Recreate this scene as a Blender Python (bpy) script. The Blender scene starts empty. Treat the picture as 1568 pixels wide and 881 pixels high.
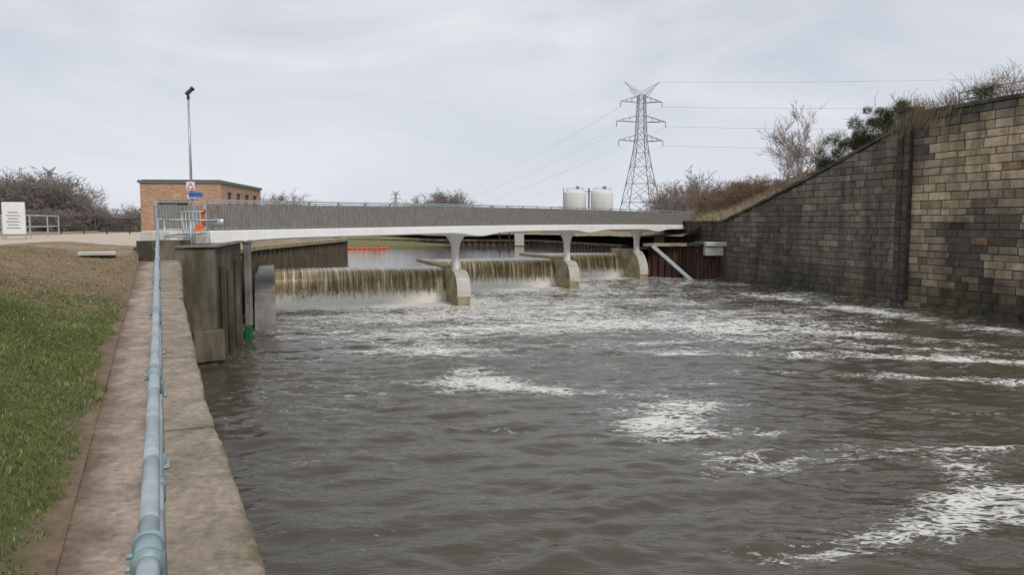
import bpy, bmesh, math, random
import numpy as np
from mathutils import Vector, noise as mn
random.seed(7); rng=np.random.default_rng(7)
scene=bpy.context.scene
scene.view_settings.view_transform='Standard'
scene.view_settings.look='None'
scene.view_settings.exposure=0
ZW=-4.1      # tail water level
ZU=-2.42     # head water level

# ------------------------------------------------------------ materials
def newmat(name):
    m=bpy.data.materials.new(name); m.use_nodes=True
    nt=m.node_tree; b=nt.nodes['Principled BSDF']
    return m,nt,b
def N(nt,t,**kw):
    n=nt.nodes.new(t)
    for k,v in kw.items():
        if k.startswith('_'): setattr(n,k[1:],v)
        else: n.inputs[k.replace('_',' ')].default_value=v
    return n
def ramp(nt,stops):
    r=nt.nodes.new('ShaderNodeValToRGB')
    el=r.color_ramp.elements
    while len(el)<len(stops): el.new(0.5)
    for e,(p,c) in zip(el,stops):
        e.position=p; e.color=(c[0],c[1],c[2],1)
    return r
def L(nt,a,b): nt.links.new(a,b)
def coords(nt,kind='Object',scale=(1,1,1)):
    tc=nt.nodes.new('ShaderNodeTexCoord'); mp=nt.nodes.new('ShaderNodeMapping')
    mp.inputs['Scale'].default_value=scale
    L(nt,tc.outputs[kind],mp.inputs['Vector']); return mp.outputs['Vector']
def nmat(name,stops,scale=3,rough=.8,bump=.3,bdist=.02,stretch=(1,1,1),detail=8,metal=0,bscale=None,spec=.3):
    m,nt,b=newmat(name)
    v=coords(nt,'Object',stretch)
    n=N(nt,'ShaderNodeTexNoise',Scale=scale,Detail=detail,Roughness=.65); L(nt,v,n.inputs['Vector'])
    r=ramp(nt,stops); L(nt,n.outputs['Fac'],r.inputs['Fac']); L(nt,r.outputs['Color'],b.inputs['Base Color'])
    b.inputs['Roughness'].default_value=rough; b.inputs['Metallic'].default_value=metal
    b.inputs['Specular IOR Level'].default_value=spec
    if bump>0:
        n2=N(nt,'ShaderNodeTexNoise',Scale=bscale or scale*6,Detail=6); L(nt,v,n2.inputs['Vector'])
        bp=N(nt,'ShaderNodeBump',Strength=bump,Distance=bdist); L(nt,n2.outputs['Fac'],bp.inputs['Height']); L(nt,bp.outputs['Normal'],b.inputs['Normal'])
    return m
def vcmat(name,rough=.9,nscale=4,lo=.6,hi=1.3,bump=.4,bdist=.03,bscale=20,attr='Col',stretch=(1,1,1),spec=.25,drip=None,speck=None):
    m,nt,b=newmat(name)
    a=nt.nodes.new('ShaderNodeAttribute'); a.attribute_name=attr
    v=coords(nt,'Object',stretch)
    n=N(nt,'ShaderNodeTexNoise',Scale=nscale,Detail=9,Roughness=.7); L(nt,v,n.inputs['Vector'])
    mr=N(nt,'ShaderNodeMapRange'); mr.inputs['From Min'].default_value=.3; mr.inputs['From Max'].default_value=.7
    mr.inputs['To Min'].default_value=lo; mr.inputs['To Max'].default_value=hi; L(nt,n.outputs['Fac'],mr.inputs['Value'])
    vm=nt.nodes.new('ShaderNodeVectorMath'); vm.operation='SCALE'
    L(nt,a.outputs['Color'],vm.inputs[0]); L(nt,mr.outputs[0],vm.inputs['Scale'])
    out=vm.outputs[0]
    for sp_ in (drip,speck):
        if sp_:
            st,sc_,fmin,fmax,tmin,tmax=sp_
            vv=coords(nt,'Object',st); nn_=N(nt,'ShaderNodeTexNoise',Scale=sc_,Detail=6,Roughness=.6); L(nt,vv,nn_.inputs['Vector'])
            m2=N(nt,'ShaderNodeMapRange'); m2.inputs['From Min'].default_value=fmin; m2.inputs['From Max'].default_value=fmax; m2.inputs['To Min'].default_value=tmin; m2.inputs['To Max'].default_value=tmax
            L(nt,nn_.outputs['Fac'],m2.inputs['Value'])
            v2=nt.nodes.new('ShaderNodeVectorMath'); v2.operation='SCALE'; L(nt,out,v2.inputs[0]); L(nt,m2.outputs[0],v2.inputs['Scale']); out=v2.outputs[0]
    L(nt,out,b.inputs['Base Color']); b.inputs['Roughness'].default_value=rough
    b.inputs['Specular IOR Level'].default_value=spec
    if bump>0:
        n2=N(nt,'ShaderNodeTexNoise',Scale=bscale,Detail=8,Roughness=.7); L(nt,v,n2.inputs['Vector'])
        bp=N(nt,'ShaderNodeBump',Strength=bump,Distance=bdist); L(nt,n2.outputs['Fac'],bp.inputs['Height']); L(nt,bp.outputs['Normal'],b.inputs['Normal'])
    return m

M_galv=nmat('galvanised_steel',[(.3,(.34,.38,.40)),(.7,(.54,.58,.60))],9,.42,.08,.003,metal=.5)
M_cast=nmat('galvanised_cast',[(.3,(.26,.36,.38)),(.7,(.38,.48,.50))],14,.5,.15,.003,metal=.4)
M_dark=nmat('dark_metal',[(.3,(.02,.022,.025)),(.7,(.05,.05,.055))],8,.5,.05)
M_white=nmat('white_paint',[(.25,(.72,.72,.69)),(.6,(.84,.84,.82))],1.2,.45,.03,stretch=(1,1,.6))
M_wood=nmat('weathered_timber',[(.3,(.15,.14,.125)),(.7,(.36,.34,.31))],5,.85,.2,.004,stretch=(6,6,.6))
M_conc=nmat('pier_concrete',[(.3,(.17,.14,.08)),(.7,(.48,.41,.27))],1.6,.85,.3,.01)
M_conc_l=nmat('pale_concrete',[(.3,(.42,.41,.37)),(.7,(.62,.60,.54))],2,.8,.2,.01)
M_grey=nmat('wet_grey_concrete',[(.3,(.14,.135,.12)),(.7,(.34,.33,.31))],1.8,.7,.3,.01,stretch=(1,1,.5))
M_abut=nmat('abutment_concrete',[(.28,(.035,.03,.02)),(.50,(.095,.082,.056)),(.74,(.24,.21,.16))],1.3,.9,.6,.03,stretch=(1,1,.35),detail=12)
M_pile=nmat('rusty_sheet_pile',[(.3,(.035,.02,.016)),(.7,(.13,.07,.052))],2,.85,.4,.01,stretch=(1,1,.4))
M_pile2=nmat('weathered_sheet_pile',[(.3,(.06,.045,.03)),(.7,(.16,.12,.085))],2,.85,.4,.01,stretch=(1,1,.4))
M_green=nmat('green_paint',[(.3,(.01,.10,.03)),(.7,(.02,.16,.05))],4,.5,.05)
M_orange=nmat('orange_plastic',[(.3,(.75,.10,.02)),(.7,(.85,.16,.03))],4,.45,.03)
M_blue=nmat('blue_sign',[(.3,(.01,.12,.40)),(.7,(.015,.15,.5))],3,.5,.02)
M_signw=nmat('white_sign',[(.3,(.7,.7,.69)),(.7,(.8,.8,.8))],3,.5,.02)
M_red=nmat('red_sign',[(.3,(.55,.03,.02)),(.7,(.65,.04,.03))],3,.5,.02)
M_bark=nmat('bare_branches',[(.3,(.215,.18,.165)),(.7,(.34,.295,.27))],3,.9,0)
M_bark2=nmat('russet_branches',[(.3,(.20,.135,.095)),(.7,(.34,.245,.175))],3,.9,0)
M_birch=nmat('birch_bark',[(.3,(.26,.20,.17)),(.7,(.42,.36,.32))],3,.9,0)
M_pylon=nmat('pylon_steel',[(.3,(.15,.16,.17)),(.7,(.24,.25,.26))],1,.6,0)
M_wire=nmat('wire',[(.3,(.28,.29,.30)),(.7,(.36,.37,.38))],1,.6,0)
M_silo=nmat('silo_paint',[(.3,(.66,.66,.64)),(.7,(.80,.80,.78))],.4,.5,.02,stretch=(1,1,.3))
M_ground=vcmat('bank_ground',nscale=7,lo=.62,hi=1.35,bump=.6,bdist=.02,bscale=30)
M_stone=vcmat('gritstone',nscale=2.2,lo=.62,hi=1.38,bump=.9,bdist=.035,bscale=7,drip=((1,1,.12),1.1,.38,.62,.66,1.12))
M_blade=vcmat('grass_blade',nscale=1.3,lo=.8,hi=1.2,bump=0,rough=.7)
M_gorse=vcmat('gorse_leaf',nscale=3,lo=.6,hi=1.4,bump=0,rough=.75)
M_coping=vcmat('worn_concrete_coping',nscale=16,lo=.62,hi=1.32,bump=.9,bdist=.008,bscale=55,speck=((1,1,1),3.2,.35,.65,.74,1.16))

# ------------------------------------------------------------ builder
def link(o): scene.collection.objects.link(o); return o
def group(name,loc=(0,0,0)):
    e=bpy.data.objects.new(name,None); e.location=loc; e.empty_display_size=.3; link(e); return e
class MB:
    def __init__(s): s.v=[]; s.f=[]
    def add(s,vs,fs):
        o=len(s.v); s.v.extend([tuple(p) for p in vs]); s.f.extend([tuple(i+o for i in f) for f in fs])
    def box(s,c,size,ax=None,bev=0):
        X,Y,Z=[Vector(a) for a in (ax or ((1,0,0),(0,1,0),(0,0,1)))]
        c=Vector(c); hx,hy,hz=[d/2 for d in size]
        if bev<=0:
            vs=[c+X*(i*hx)+Y*(j*hy)+Z*(k*hz) for k in(-1,1) for j in(-1,1) for i in(-1,1)]
            s.add(vs,[(0,2,3,1),(4,5,7,6),(0,1,5,4),(2,6,7,3),(0,4,6,2),(1,3,7,5)])
        else:
            b=min(bev,hx*.9,hy*.9,hz*.9)
            def ring(ex,ey,z):
                q=[(ex-b,ey),(ex,ey-b),(ex,-ey+b),(ex-b,-ey),(-ex+b,-ey),(-ex,-ey+b),(-ex,ey-b),(-ex+b,ey)]
                return [c+X*x+Y*y+Z*z for x,y in q]
            R=[ring(hx-b,hy-b,-hz),ring(hx,hy,-hz+b),ring(hx,hy,hz-b),ring(hx-b,hy-b,hz)]
            vs=sum(R,[]); fs=[]
            for r in range(3):
                for i in range(8):
                    j=(i+1)%8; fs.append((r*8+i,r*8+j,(r+1)*8+j,(r+1)*8+i)[::-1])
            fs.append(tuple(range(8))); fs.append(tuple(range(31,23,-1)))
            s.add(vs,fs)
    def tube(s,p,q,r1,r2=None,n=8,caps=True):
        p=Vector(p);q=Vector(q); r2=r1 if r2 is None else r2
        d=(q-p)
        if d.length<1e-6: return
        d.normalize(); a=d.orthogonal().normalized(); b=d.cross(a)
        vs=[]
        for P,R in((p,r1),(q,r2)):
            for i in range(n):
                t=2*math.pi*i/n; vs.append(P+a*(R*math.cos(t))+b*(R*math.sin(t)))
        fs=[(i,(i+1)%n,n+(i+1)%n,n+i) for i in range(n)]
        if caps: fs+= [tuple(range(n))[::-1],tuple(range(n,2*n))]
        s.add(vs,fs)
    def path(s,pts,r,n=8):
        for a,b in zip(pts[:-1],pts[1:]): s.tube(a,b,r,n=n)
    def prism(s,poly,d):
        n=len(poly); d=Vector(d); vs=[Vector(p) for p in poly]+[Vector(p)+d for p in poly]
        fs=[tuple(range(n))[::-1],tuple(range(n,2*n))]+[(i,(i+1)%n,n+(i+1)%n,n+i) for i in range(n)]
        s.add(vs,fs)
    def build(s,name,mat,parent=None,smooth=False,recalc=True):
        me=bpy.data.meshes.new(name); me.from_pydata(s.v,[],s.f); me.materials.append(mat)
        if recalc:
            bm=bmesh.new(); bm.from_mesh(me); bmesh.ops.recalc_face_normals(bm,faces=bm.faces); bm.to_mesh(me); bm.free()
        if smooth: me.shade_smooth()
        o=bpy.data.objects.new(name,me); link(o)
        if parent: o.parent=parent
        return o
def npmeshdata(name,V,F,mat,col=None,fattr=None,smooth=True):
    V=np.asarray(V,dtype=np.float32); F=np.asarray(F,dtype=np.int32)
    me=bpy.data.meshes.new(name); k=F.shape[1]
    me.vertices.add(len(V)); me.vertices.foreach_set('co',V.ravel())
    me.loops.add(F.size); me.loops.foreach_set('vertex_index',F.ravel())
    me.polygons.add(len(F)); me.polygons.foreach_set('loop_start',np.arange(0,F.size,k,dtype=np.int32))
    me.polygons.foreach_set('loop_total',np.full(len(F),k,dtype=np.int32))
    me.update(calc_edges=True)
    if smooth: me.shade_smooth()
    if col is not None:
        a=me.color_attributes.new('Col','FLOAT_COLOR','POINT')
        c=np.ones((len(V),4),dtype=np.float32); c[:,:3]=col; a.data.foreach_set('color',c.ravel())
    if fattr:
        for nme,arr in fattr.items():
            a=me.attributes.new(nme,'FLOAT','POINT'); a.data.foreach_set('value',np.asarray(arr,dtype=np.float32).ravel())
    me.materials.append(mat); return me
def npmesh(name,V,F,mat,col=None,fattr=None,smooth=True,parent=None):
    me=npmeshdata(name,V,F,mat,col,fattr,smooth)
    o=bpy.data.objects.new(name,me); link(o)
    if parent: o.parent=parent
    return o
def gridfaces(nr,nc):
    i=np.arange(nr-1)[:,None]*nc+np.arange(nc-1)[None,:]
    i=i.ravel(); return np.stack([i,i+1,i+nc+1,i+nc],1)
def sm(a,b,x):
    t=np.clip((x-a)/(b-a),0,1); return t*t*(3-2*t)
def vnoise(x,y,sc=1.,seed=0):
    x=x*sc; y=y*sc; out=0*x; r=np.random.default_rng(seed+100)
    for k in range(14):
        f=.5*1.28**k; a=r.uniform(0,6.28); p=r.uniform(0,6.28); p2=r.uniform(0,6.28)
        out=out+np.sin((x*math.cos(a)+y*math.sin(a))*f+p+1.3*np.sin((x*math.sin(a)-y*math.cos(a))*f*.7+p2))/(1+.12*k)
    return out/6.0

# ------------------------------------------------------------ left bank
WSL=.448; WX0=-.05
_l=math.hypot(1,WSL); V2=Vector((-WSL/_l,1/_l)); Mn=Vector((-1/_l,-WSL/_l)); KY=1/_l
def zc(Y): return -1.79+.041*np.clip(Y-4,0,18)
def lp(t,s,z): return Vector((WX0+V2.x*t+Mn.x*s, V2.y*t+Mn.y*s, z))
bx=[(-60,60*WSL+WX0-.5/KY),(0,WX0-.5/KY),(22,-22*WSL+WX0-.5/KY),(23,-10.75),(26.5,-11.0),(28,-11.2),(36.5,-12.3),(52,-11.5),(57,-12.2),(62,-16),(75,-30),(90,-55)]
bxY=[b[0] for b in bx]; bxX=[b[1] for b in bx]
Ys=np.concatenate([np.arange(-40,-1,3),np.arange(-1,30,.14),np.arange(30,91,1.5)])
q=np.concatenate([np.arange(0,5,.09),5+np.cumsum(.12*1.12**np.arange(52))]); q=q[q<600]
xr=np.interp(Ys,bxY,bxX)
Yg,Q=np.meshgrid(Ys,q,indexing='ij'); X=xr[:,None]-Q
def bankz(X,Y,S):
    rs=sm(.35,4.2,S)
    up=sm(19.5,22.6,Y)
    z=zc(Y)*(1-rs)-.8*rs
    z=z*(1-up)-.80*up
    z=z+.03*vnoise(X,Y,2.2,1)*sm(.55,1.3,S)*(1-sm(5,9,S))
    return z+.16*np.exp(-((S-3.3)/1.3)**2)*sm(10,18,Y)*(1-sm(24,26,Y))
def deadmask(X,Y,S):
    n1=vnoise(X,Y,1.6,2); n3=vnoise(X,Y,.45,4); n6=vnoise(X,Y,3.2,8)
    d=sm(10.5,16.0,Y+2.6*n1+1.0*n3+.5*(S-2))
    return np.maximum(d,.70*sm(.20,.85,.45*n1+.4*n3+.45*n6))
S=.5+KY*Q
Z=bankz(X,Yg,S)
Z=np.where(Yg>27, -.8-.5*(1-sm(0,3,Q)),Z)
Z+= np.where(Yg>55,-.2*sm(55,62,Yg),0)
n1=vnoise(X,Yg,1.6,2); n2=vnoise(X,Yg,4.5,3)
green=np.array([.070,.088,.025]); green2=np.array([.11,.125,.04]); dead=np.array([.29,.215,.14]); soil=np.array([.20,.14,.095]); pathc=np.array([.56,.48,.385])
g=green+(green2-green)*np.clip(.5+.5*n1+.25*n2,0,1)[...,None]
d=dead*(1+.35*n2[...,None])
deadf=deadmask(X,Yg,S)
col=g*(1-deadf[...,None])+d*deadf[...,None]
edge=1-sm(.50,.80,S+.16*n2+.12*n1)
col=col*(1-edge[...,None])+soil*edge[...,None]
pf=sm(4.3,4.55,S+.08*n2)*(1-sm(13.5,14,S))*(Yg<60)
pf=np.maximum(pf,sm(24.5,25.2,Yg)*(Yg<58)*(1-sm(13.5,14.2,Q)))
pf=np.where((Yg>30)&(Q<2.5),0,pf)
col=col*(1-pf[...,None])+pathc*(1+.05*n2[...,None])*pf[...,None]
Vv=np.stack([X,Yg,Z],-1).reshape(-1,3)
npmesh('grass_bank_and_path_ground',Vv,gridfaces(len(Ys),len(q))[:,::-1],M_ground,col.reshape(-1,3))

# coping + retaining wall
ts=np.arange(-6,24.3,.05); ss=np.concatenate([np.linspace(.75,-.43,40),[-.47,-.49,-.50,-.507,-.515,-.52]])
T,Sg=np.meshgrid(ts,ss,indexing='ij')
wf=1-.22*sm(3.5,8.5,T)+.28*sm(14,23,T)
Sx=np.where(Sg<0,Sg*wf,Sg)
xx=WX0+V2.x*T+Mn.x*Sx; yy=V2.y*T+Mn.y*Sx
zz=zc(KY*T)+.003*vnoise(xx,yy,6,5)+.0025*vnoise(xx,yy,15,6)
down=np.zeros(len(ss)); down[-6:]=[.004,.018,.06,.6,1.8,3.0]
edge_n=vnoise(ts*0+1,ts,5,9)+.6*vnoise(ts*0+5,ts,14,10)
chip=np.clip(edge_n-.3,0,1)*.06
zz=zz-down[None,:]; zz[:,-8:-4]-=chip[:,None]*np.array([.2,.6,1,.6])
off=(.022*edge_n)[:,None]*np.where(ss< -.4,1,0)[None,:]
xx+=off*KY; yy+=off*.4
soilstep=sm(.0,.12,Sg-.05+.09*vnoise(xx,yy,2.5,14)+.03*vnoise(xx,yy,9,16))
zz=zz-.018*soilstep+.008*soilstep*vnoise(xx,yy,8,15)
c1=vnoise(xx,yy,1.4,11); c2=vnoise(xx,yy,5,12); c3=vnoise(xx,yy,14,13)
conc=np.array([.37,.31,.24]); conc2=np.array([.25,.20,.15]); soilp=np.array([.41,.325,.265]); moss=np.array([.13,.115,.05])
cc=conc+(conc2-conc)*np.clip(.4+.4*c1+.4*c2,0,1)[...,None]
sf=soilstep
cc=cc*(1-sf[...,None])+(soilp*(1+.25*c2[...,None]+.14*c3[...,None]))*sf[...,None]
dk_=sm(.22,.55,Sg+.14*c2+.16*c1)[...,None]; cc=cc*(1-dk_)+np.array([.21,.15,.105])*(1+.2*c3[...,None])*dk_
mf=sm(.30,.80,c1*.5+c3*.45+.60*sm(-.30,-.5,Sg)+.45*np.exp(-((Sg-.02)/.05)**2)); cc=cc*(1-.75*mf[...,None])+moss*.75*mf[...,None]
pit=sm(.75,1.0,c2*.6+c3*.6)[...,None]; cc=cc*(1-.45*pit)
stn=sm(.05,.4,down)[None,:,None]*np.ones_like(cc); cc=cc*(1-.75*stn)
jt=np.exp(-(((ts+.7)%3.0-1.5)/.02)**2); cc=cc*(1-.6*jt[:,None,None]*(Sg<.02)[...,None])
npmesh('river_retaining_wall',np.stack([xx,yy,zz],-1).reshape(-1,3),gridfaces(len(ts),len(ss))[:,::-1],M_coping,cc.reshape(-1,3))

# grass blades
nb=190000
yb=1.0+20*rng.random(nb)**1.35; sb=.46+4.1*rng.random(nb)**.9
xb=np.interp(yb,bxY,bxX)-(sb-.5)/KY
n1b=vnoise(xb,yb,1.6,2); n2b=vnoise(xb,yb,4.5,3)
keep=(sb+.18*n2b+.14*n1b>.60)&(sb<4.1); yb=yb[keep]; sb=sb[keep]; xb=xb[keep]; n1b=n1b[keep]; n2b=n2b[keep]
zb_=bankz(xb,yb,sb)
nbk=len(xb); n7=vnoise(xb,yb,7,9); dmk=deadmask(xb,yb,sb)
h=(.016+.024*rng.random(nbk))*(1+.7*np.clip(n2b+n1b+n7,-.3,1.2))*(1-.4*np.clip(dmk,0,1)); w=.0022+.0015*rng.random(nbk)+.0005*yb
ang=rng.random(nbk)*6.28; lean=rng.normal(0,.6,(nbk,2))*h[:,None]
dx=np.cos(ang)*w; dy=np.sin(ang)*w
A=np.stack([xb-dx,yb-dy,zb_-.004],1); B=np.stack([xb+dx,yb+dy,zb_-.004],1); C=np.stack([xb+lean[:,0],yb+lean[:,1],zb_+h],1)
Vb=np.stack([A,B,C],1).reshape(-1,3); Fb=np.arange(len(Vb)).reshape(-1,3)
isd=(rng.random(nbk)<dmk+.12)
gc=np.array([.100,.126,.034])*(1+.55*rng.random(nbk)[:,None])*(1+.25*n1b[:,None]+.22*n7[:,None]); dc=np.array([.33,.26,.17])*(.6+.7*rng.random(nbk)[:,None])
cb=np.where(isd[:,None],dc,gc)
npmesh('grass',Vb,Fb,M_blade,np.repeat(cb,3,0),smooth=False)
mb=MB(); mb.box((-10.9,20.6,-.86),(.9,.5,.1),((.9,.4,0),(-.4,.9,0),(0,0,1)),.02); mb.build('concrete_slab',M_conc_l)

# ------------------------------------------------------------ tubular handrail
rail=group('galvanised_handrail')
mb=MB(); mc=MB(); mc2=MB()
tt=list(np.arange(-1.6,24.2,.5))
def rz(t): return float(zc(KY*t))+1.1
top=[lp(t,0,rz(t)) for t in tt]; mid=[lp(t,0,rz(t)-.5) for t in tt]
mb.path(top,.0225,16); mb.path(mid,.0225,12)
posts=[1.72-2.1,1.72]+[1.72+2.1*i for i in range(1,11)]
for t in posts:
    z=rz(t); b=lp(t,0,z-1.1)
    mb.tube(b,lp(t,0,z-.02),.0225,n=12)
    for zz_ in (z,z-.5):
        mc.tube(lp(t-.05,0,zz_),lp(t+.05,0,zz_),.029,n=16)
        mc.tube(lp(t-.062,0,zz_),lp(t-.045,0,zz_),.033,n=16); mc.tube(lp(t+.045,0,zz_),lp(t+.062,0,zz_),.033,n=16)
        mc.tube(lp(t,0,zz_-.09),lp(t,0,zz_-.02),.029,n=16)
        for k in(-.035,.035):
            mc.tube(lp(t+k,.026,zz_-.012),lp(t+k,.043,zz_-.012),.008,n=6)
    mc.box(b+Vector((0,0,.012)),(.16,.1,.02),((V2.x,V2.y,0),(Mn.x,Mn.y,0),(0,0,1)),.004)
    mc.tube(b,b+Vector((0,0,.1)),.032,n=14)
    for k in(-.055,.055): mc2.tube(lp(t+k,0,b.z+.02),lp(t+k,0,b.z+.045),.011,n=6)
mb.build('rails_and_posts',M_galv,rail,True); mc.build('clamp_fittings',M_cast,rail,True); mc2.build('bolts',M_dark,rail)

# ------------------------------------------------------------ left abutment
ab=group('river_abutment')
def quadprism(mb,pts,z0,z1): mb.prism([(x,y,z0) for x,y in pts],(0,0,z1-z0))
mb=MB()
quadprism(mb,[(-9.25,21.45),(-8.40,22.15),(-9.2,26.6),(-11.2,27.4),(-10.6,21.9)],-4.8,-.74)
o=mb.build('abutment_block',M_abut,ab)
bv=o.modifiers.new('b','BEVEL'); bv.width=.06; bv.segments=2
mb=MB()
quadprism(mb,[(-9.7,21.15),(-9.15,21.6),(-9.15,22.4),(-10.0,22.4),(-10.2,21.3)],-1.3,-.55)
# recessed vertical rebates and ledges on the river face
for (x,y,z,h_) in ((-8.50,22.85,-2.6,2.6),(-8.72,24.0,-2.9,2.8),(-8.95,25.3,-2.7,2.9)):
    mb.box((x+.06,y,z),(.22,.12,h_),((.2,-.98,0),(.98,.2,0),(0,0,1)),.01)
mb.box((-8.62,22.0,-3.55),(.9,.3,.9),((.77,.63,0),(-.63,.77,0),(0,0,1)),.04)
mb.build('abutment_ribs',M_abut,ab)
mb=MB()
quadprism(mb,[(-9.2,21.38),(-8.33,22.08),(-8.30,22.2),(-9.15,26.75),(-9.35,26.75),(-8.6,22.3)],-.74,-.67)
mb.build('abutment_coping',M_grey,ab)
fp=group('mooring_fender_post')
mb=MB(); mb.box((-9.12,27.0,-2.2),(.22,.22,2.9),bev=.03); mb.box((-9.12,27.0,-.72),(.3,.3,.12),bev=.02); mb.build('post',M_grey,fp)
mb=MB(); mb.box((-9.12,26.9,-3.9),(.22,.22,.5),bev=.03); mb.box((-9.33,26.9,-3.95),(.08,.1,.25)); mb.build('green_foot',M_green,fp)

gt=group('bank_gate')
mb=MB()
e0=lp(24.1,0,0); z_t=.02
mb.path([(e0.x,e0.y,rz(24.1)),(-9.75,22.05,z_t),(-9.1,22.25,z_t),(-8.45,22.6,z_t-.02)],.027,10)
mb.path([(-9.75,22.05,-.45),(-9.1,22.25,-.45)],.024,8)
for x,y in((-9.75,22.05),(-9.55,23.3),(-9.1,22.25)): mb.tube((x,y,-1.0),(x,y,z_t),.028,n=8)
mb.path([(-9.75,22.05,z_t),(-9.55,23.3,z_t),(-9.9,25.4,z_t)],.025,8); mb.path([(-9.75,22.05,-.4),(-9.55,23.3,-.4),(-9.9,25.4,-.4)],.022,8)
mb.box((-8.45,22.6,-.06),(.32,.03,.22),bev=.01)
for i in range(5):
    mb.tube((-9.9-.04*i,23.7+.3*i,-.75),(-9.9-.04*i,23.7+.3*i,.02),.018,n=6)
for i in range(6): mb.tube((-10.3-.13*i,26.0+.02*i,-.75),(-10.3-.13*i,26.0+.02*i,.3),.018,n=6)
mb.path([(-10.2,26.0,.3),(-11.1,26.15,.3)],.022,6); mb.path([(-10.2,26.0,-.2),(-11.1,26.15,-.2)],.022,6)
mb.build('gate_tubes',M_galv,gt,True)

lb=group('lifebuoy_stand')
me_=MB(); cx,cy,cz=-10.05,26.2,.12; R,r=.27,.065
vs=[];fs=[];n1_,n2_=28,10
wx=Vector((.93,.36,0))
for i in range(n1_):
    a=2*math.pi*i/n1_
    for j in range(n2_):
        b=2*math.pi*j/n2_; rr=R+r*math.cos(b)
        p=Vector((cx,cy,cz))+wx*(rr*math.cos(a))+Vector((0,0,rr*math.sin(a)))+Vector((.36,-.93,0))*(r*math.sin(b)); vs.append(p)
        fs.append((i*n2_+j,((i+1)%n1_)*n2_+j,((i+1)%n1_)*n2_+(j+1)%n2_,i*n2_+(j+1)%n2_))
me_.add(vs,fs); me_.build('ring',M_orange,lb,True)
mb=MB(); mb.tube((cx+.02,cy+.12,-.8),(cx+.02,cy+.12,.5),.035,n=8); mb.box((cx,cy+.08,.42),(.5,.03,.22)); mb.build('post',M_galv,lb)
mb=MB(); mb.box((cx-.3,cy-.2,-.25),(.3,.04,.22)); mb.build('notice_plate',M_orange,lb)

# ------------------------------------------------------------ bridge
C2=Vector((.957,.29)); U2=Vector((-.29,.957))
P1=Vector((-2.3,37.3))
def cu(c,u,z): p=P1+C2*c+U2*u; return Vector((p.x,p.y,z))
br=group('footbridge')
D0=Vector((-9.95,25.75,0)); E=Vector((.56,.828,0)).normalized(); Nn=Vector((E.y,-E.x,0)); LEN=44.0; WD=3.0
sup=[(-9.,-6.),(0,0),(8.57,7.4),(16.3,13.8)]
def dk(t,w,z):
    p=D0+E*t-Nn*w; return Vector((p.x,p.y,z))
supt=[]
for (c,u) in sup[1:]:
    best=min(np.arange(0,44,.05),key=lambda t:abs((Vector((dk(t,1.5,0).x,dk(t,1.5,0).y))-P1).dot(C2)-c))
    supt.append(float(best))
def zbot(t):
    z=-.68
    for s_ in supt: z-= .17*math.exp(-((t-s_)/1.3)**2)
    z-=.10*math.exp(-(t/2.0)**2)
    return z
def camber(t): return .10*math.sin(math.pi*min(max(t/LEN,0),1))
nst=150
def strip(mb,prof,t0=0,t1=LEN,n=nst):
    vs=[];fs=[];k=None
    for i in range(n+1):
        t=t0+(t1-t0)*i/n; pr=prof(t); k=len(pr)
        vs+= [dk(t,w,z) for w,z in pr]
    for i in range(n):
        for j in range(k):
            fs.append((i*k+j,i*k+(j+1)%k,(i+1)*k+(j+1)%k,(i+1)*k+j))
    fs.append(tuple(range(k))); fs.append(tuple(range(n*k,n*k+k))[::-1])
    mb.add(vs,fs)
mb=MB(); strip(mb,lambda t:[(-.03,-.33+camber(t)),(-.07,-.36+camber(t)),(-.13,zbot(t)+.05+camber(t)),(-.08,zbot(t)+camber(t)),(WD+.08,zbot(t)+camber(t)),(WD+.13,zbot(t)+.05+camber(t)),(WD+.03,-.33+camber(t))])
mb.build('white_deck_girder',M_white,br,False)
for side,w0,sg in (('near',.02,-1),('far',WD-.02,1)):
    mb=MB(); t=.0; i=0
    while t<LEN-.1:
        z0=-.325+camber(t); hgt=.87
        o_=dk(t,w0,z0); tp=dk(t,w0+sg*.07,z0+hgt)
        dz=(tp-o_).normalized()
        mb.box((o_+tp)/2+Vector((0,0,random.uniform(-.004,.004))),(.07,.03,hgt),(E,dz.cross(E),dz))
        t+=.108; i+=1
    mb.build('timber_slats_'+side,M_wood,br)
    mb=MB()
    pts=[dk(t,w0+sg*.06,.66+camber(t)) for t in np.linspace(0,LEN,60)]; mb.path(pts,.022,8)
    for t in np.arange(0,LEN,1.45): mb.box(dk(t,w0-sg*.03,.15+camber(t)),(.05,.06,1.0),(E,Nn,(0,0,1)))
    mb.build('steel_rail_'+side,M_galv,br)
mb=MB(); strip(mb,lambda t:[(.1,-.34+camber(t)),(WD-.1,-.34+camber(t)),(WD-.1,-.28+camber(t)),(.1,-.28+camber(t))],n=40); mb.build('deck_surface',M_conc_l,br)
mb=MB(); mb.box(dk(-.35,.3,-.56),(.7,.8,.42),(E,Nn,(0,0,1)),.04); mb.box(dk(-.3,2.6,-.56),(.6,.8,.42),(E,Nn,(0,0,1)),.04); mb.build('bearing_end',M_conc_l,br)
mb=MB()
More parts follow.
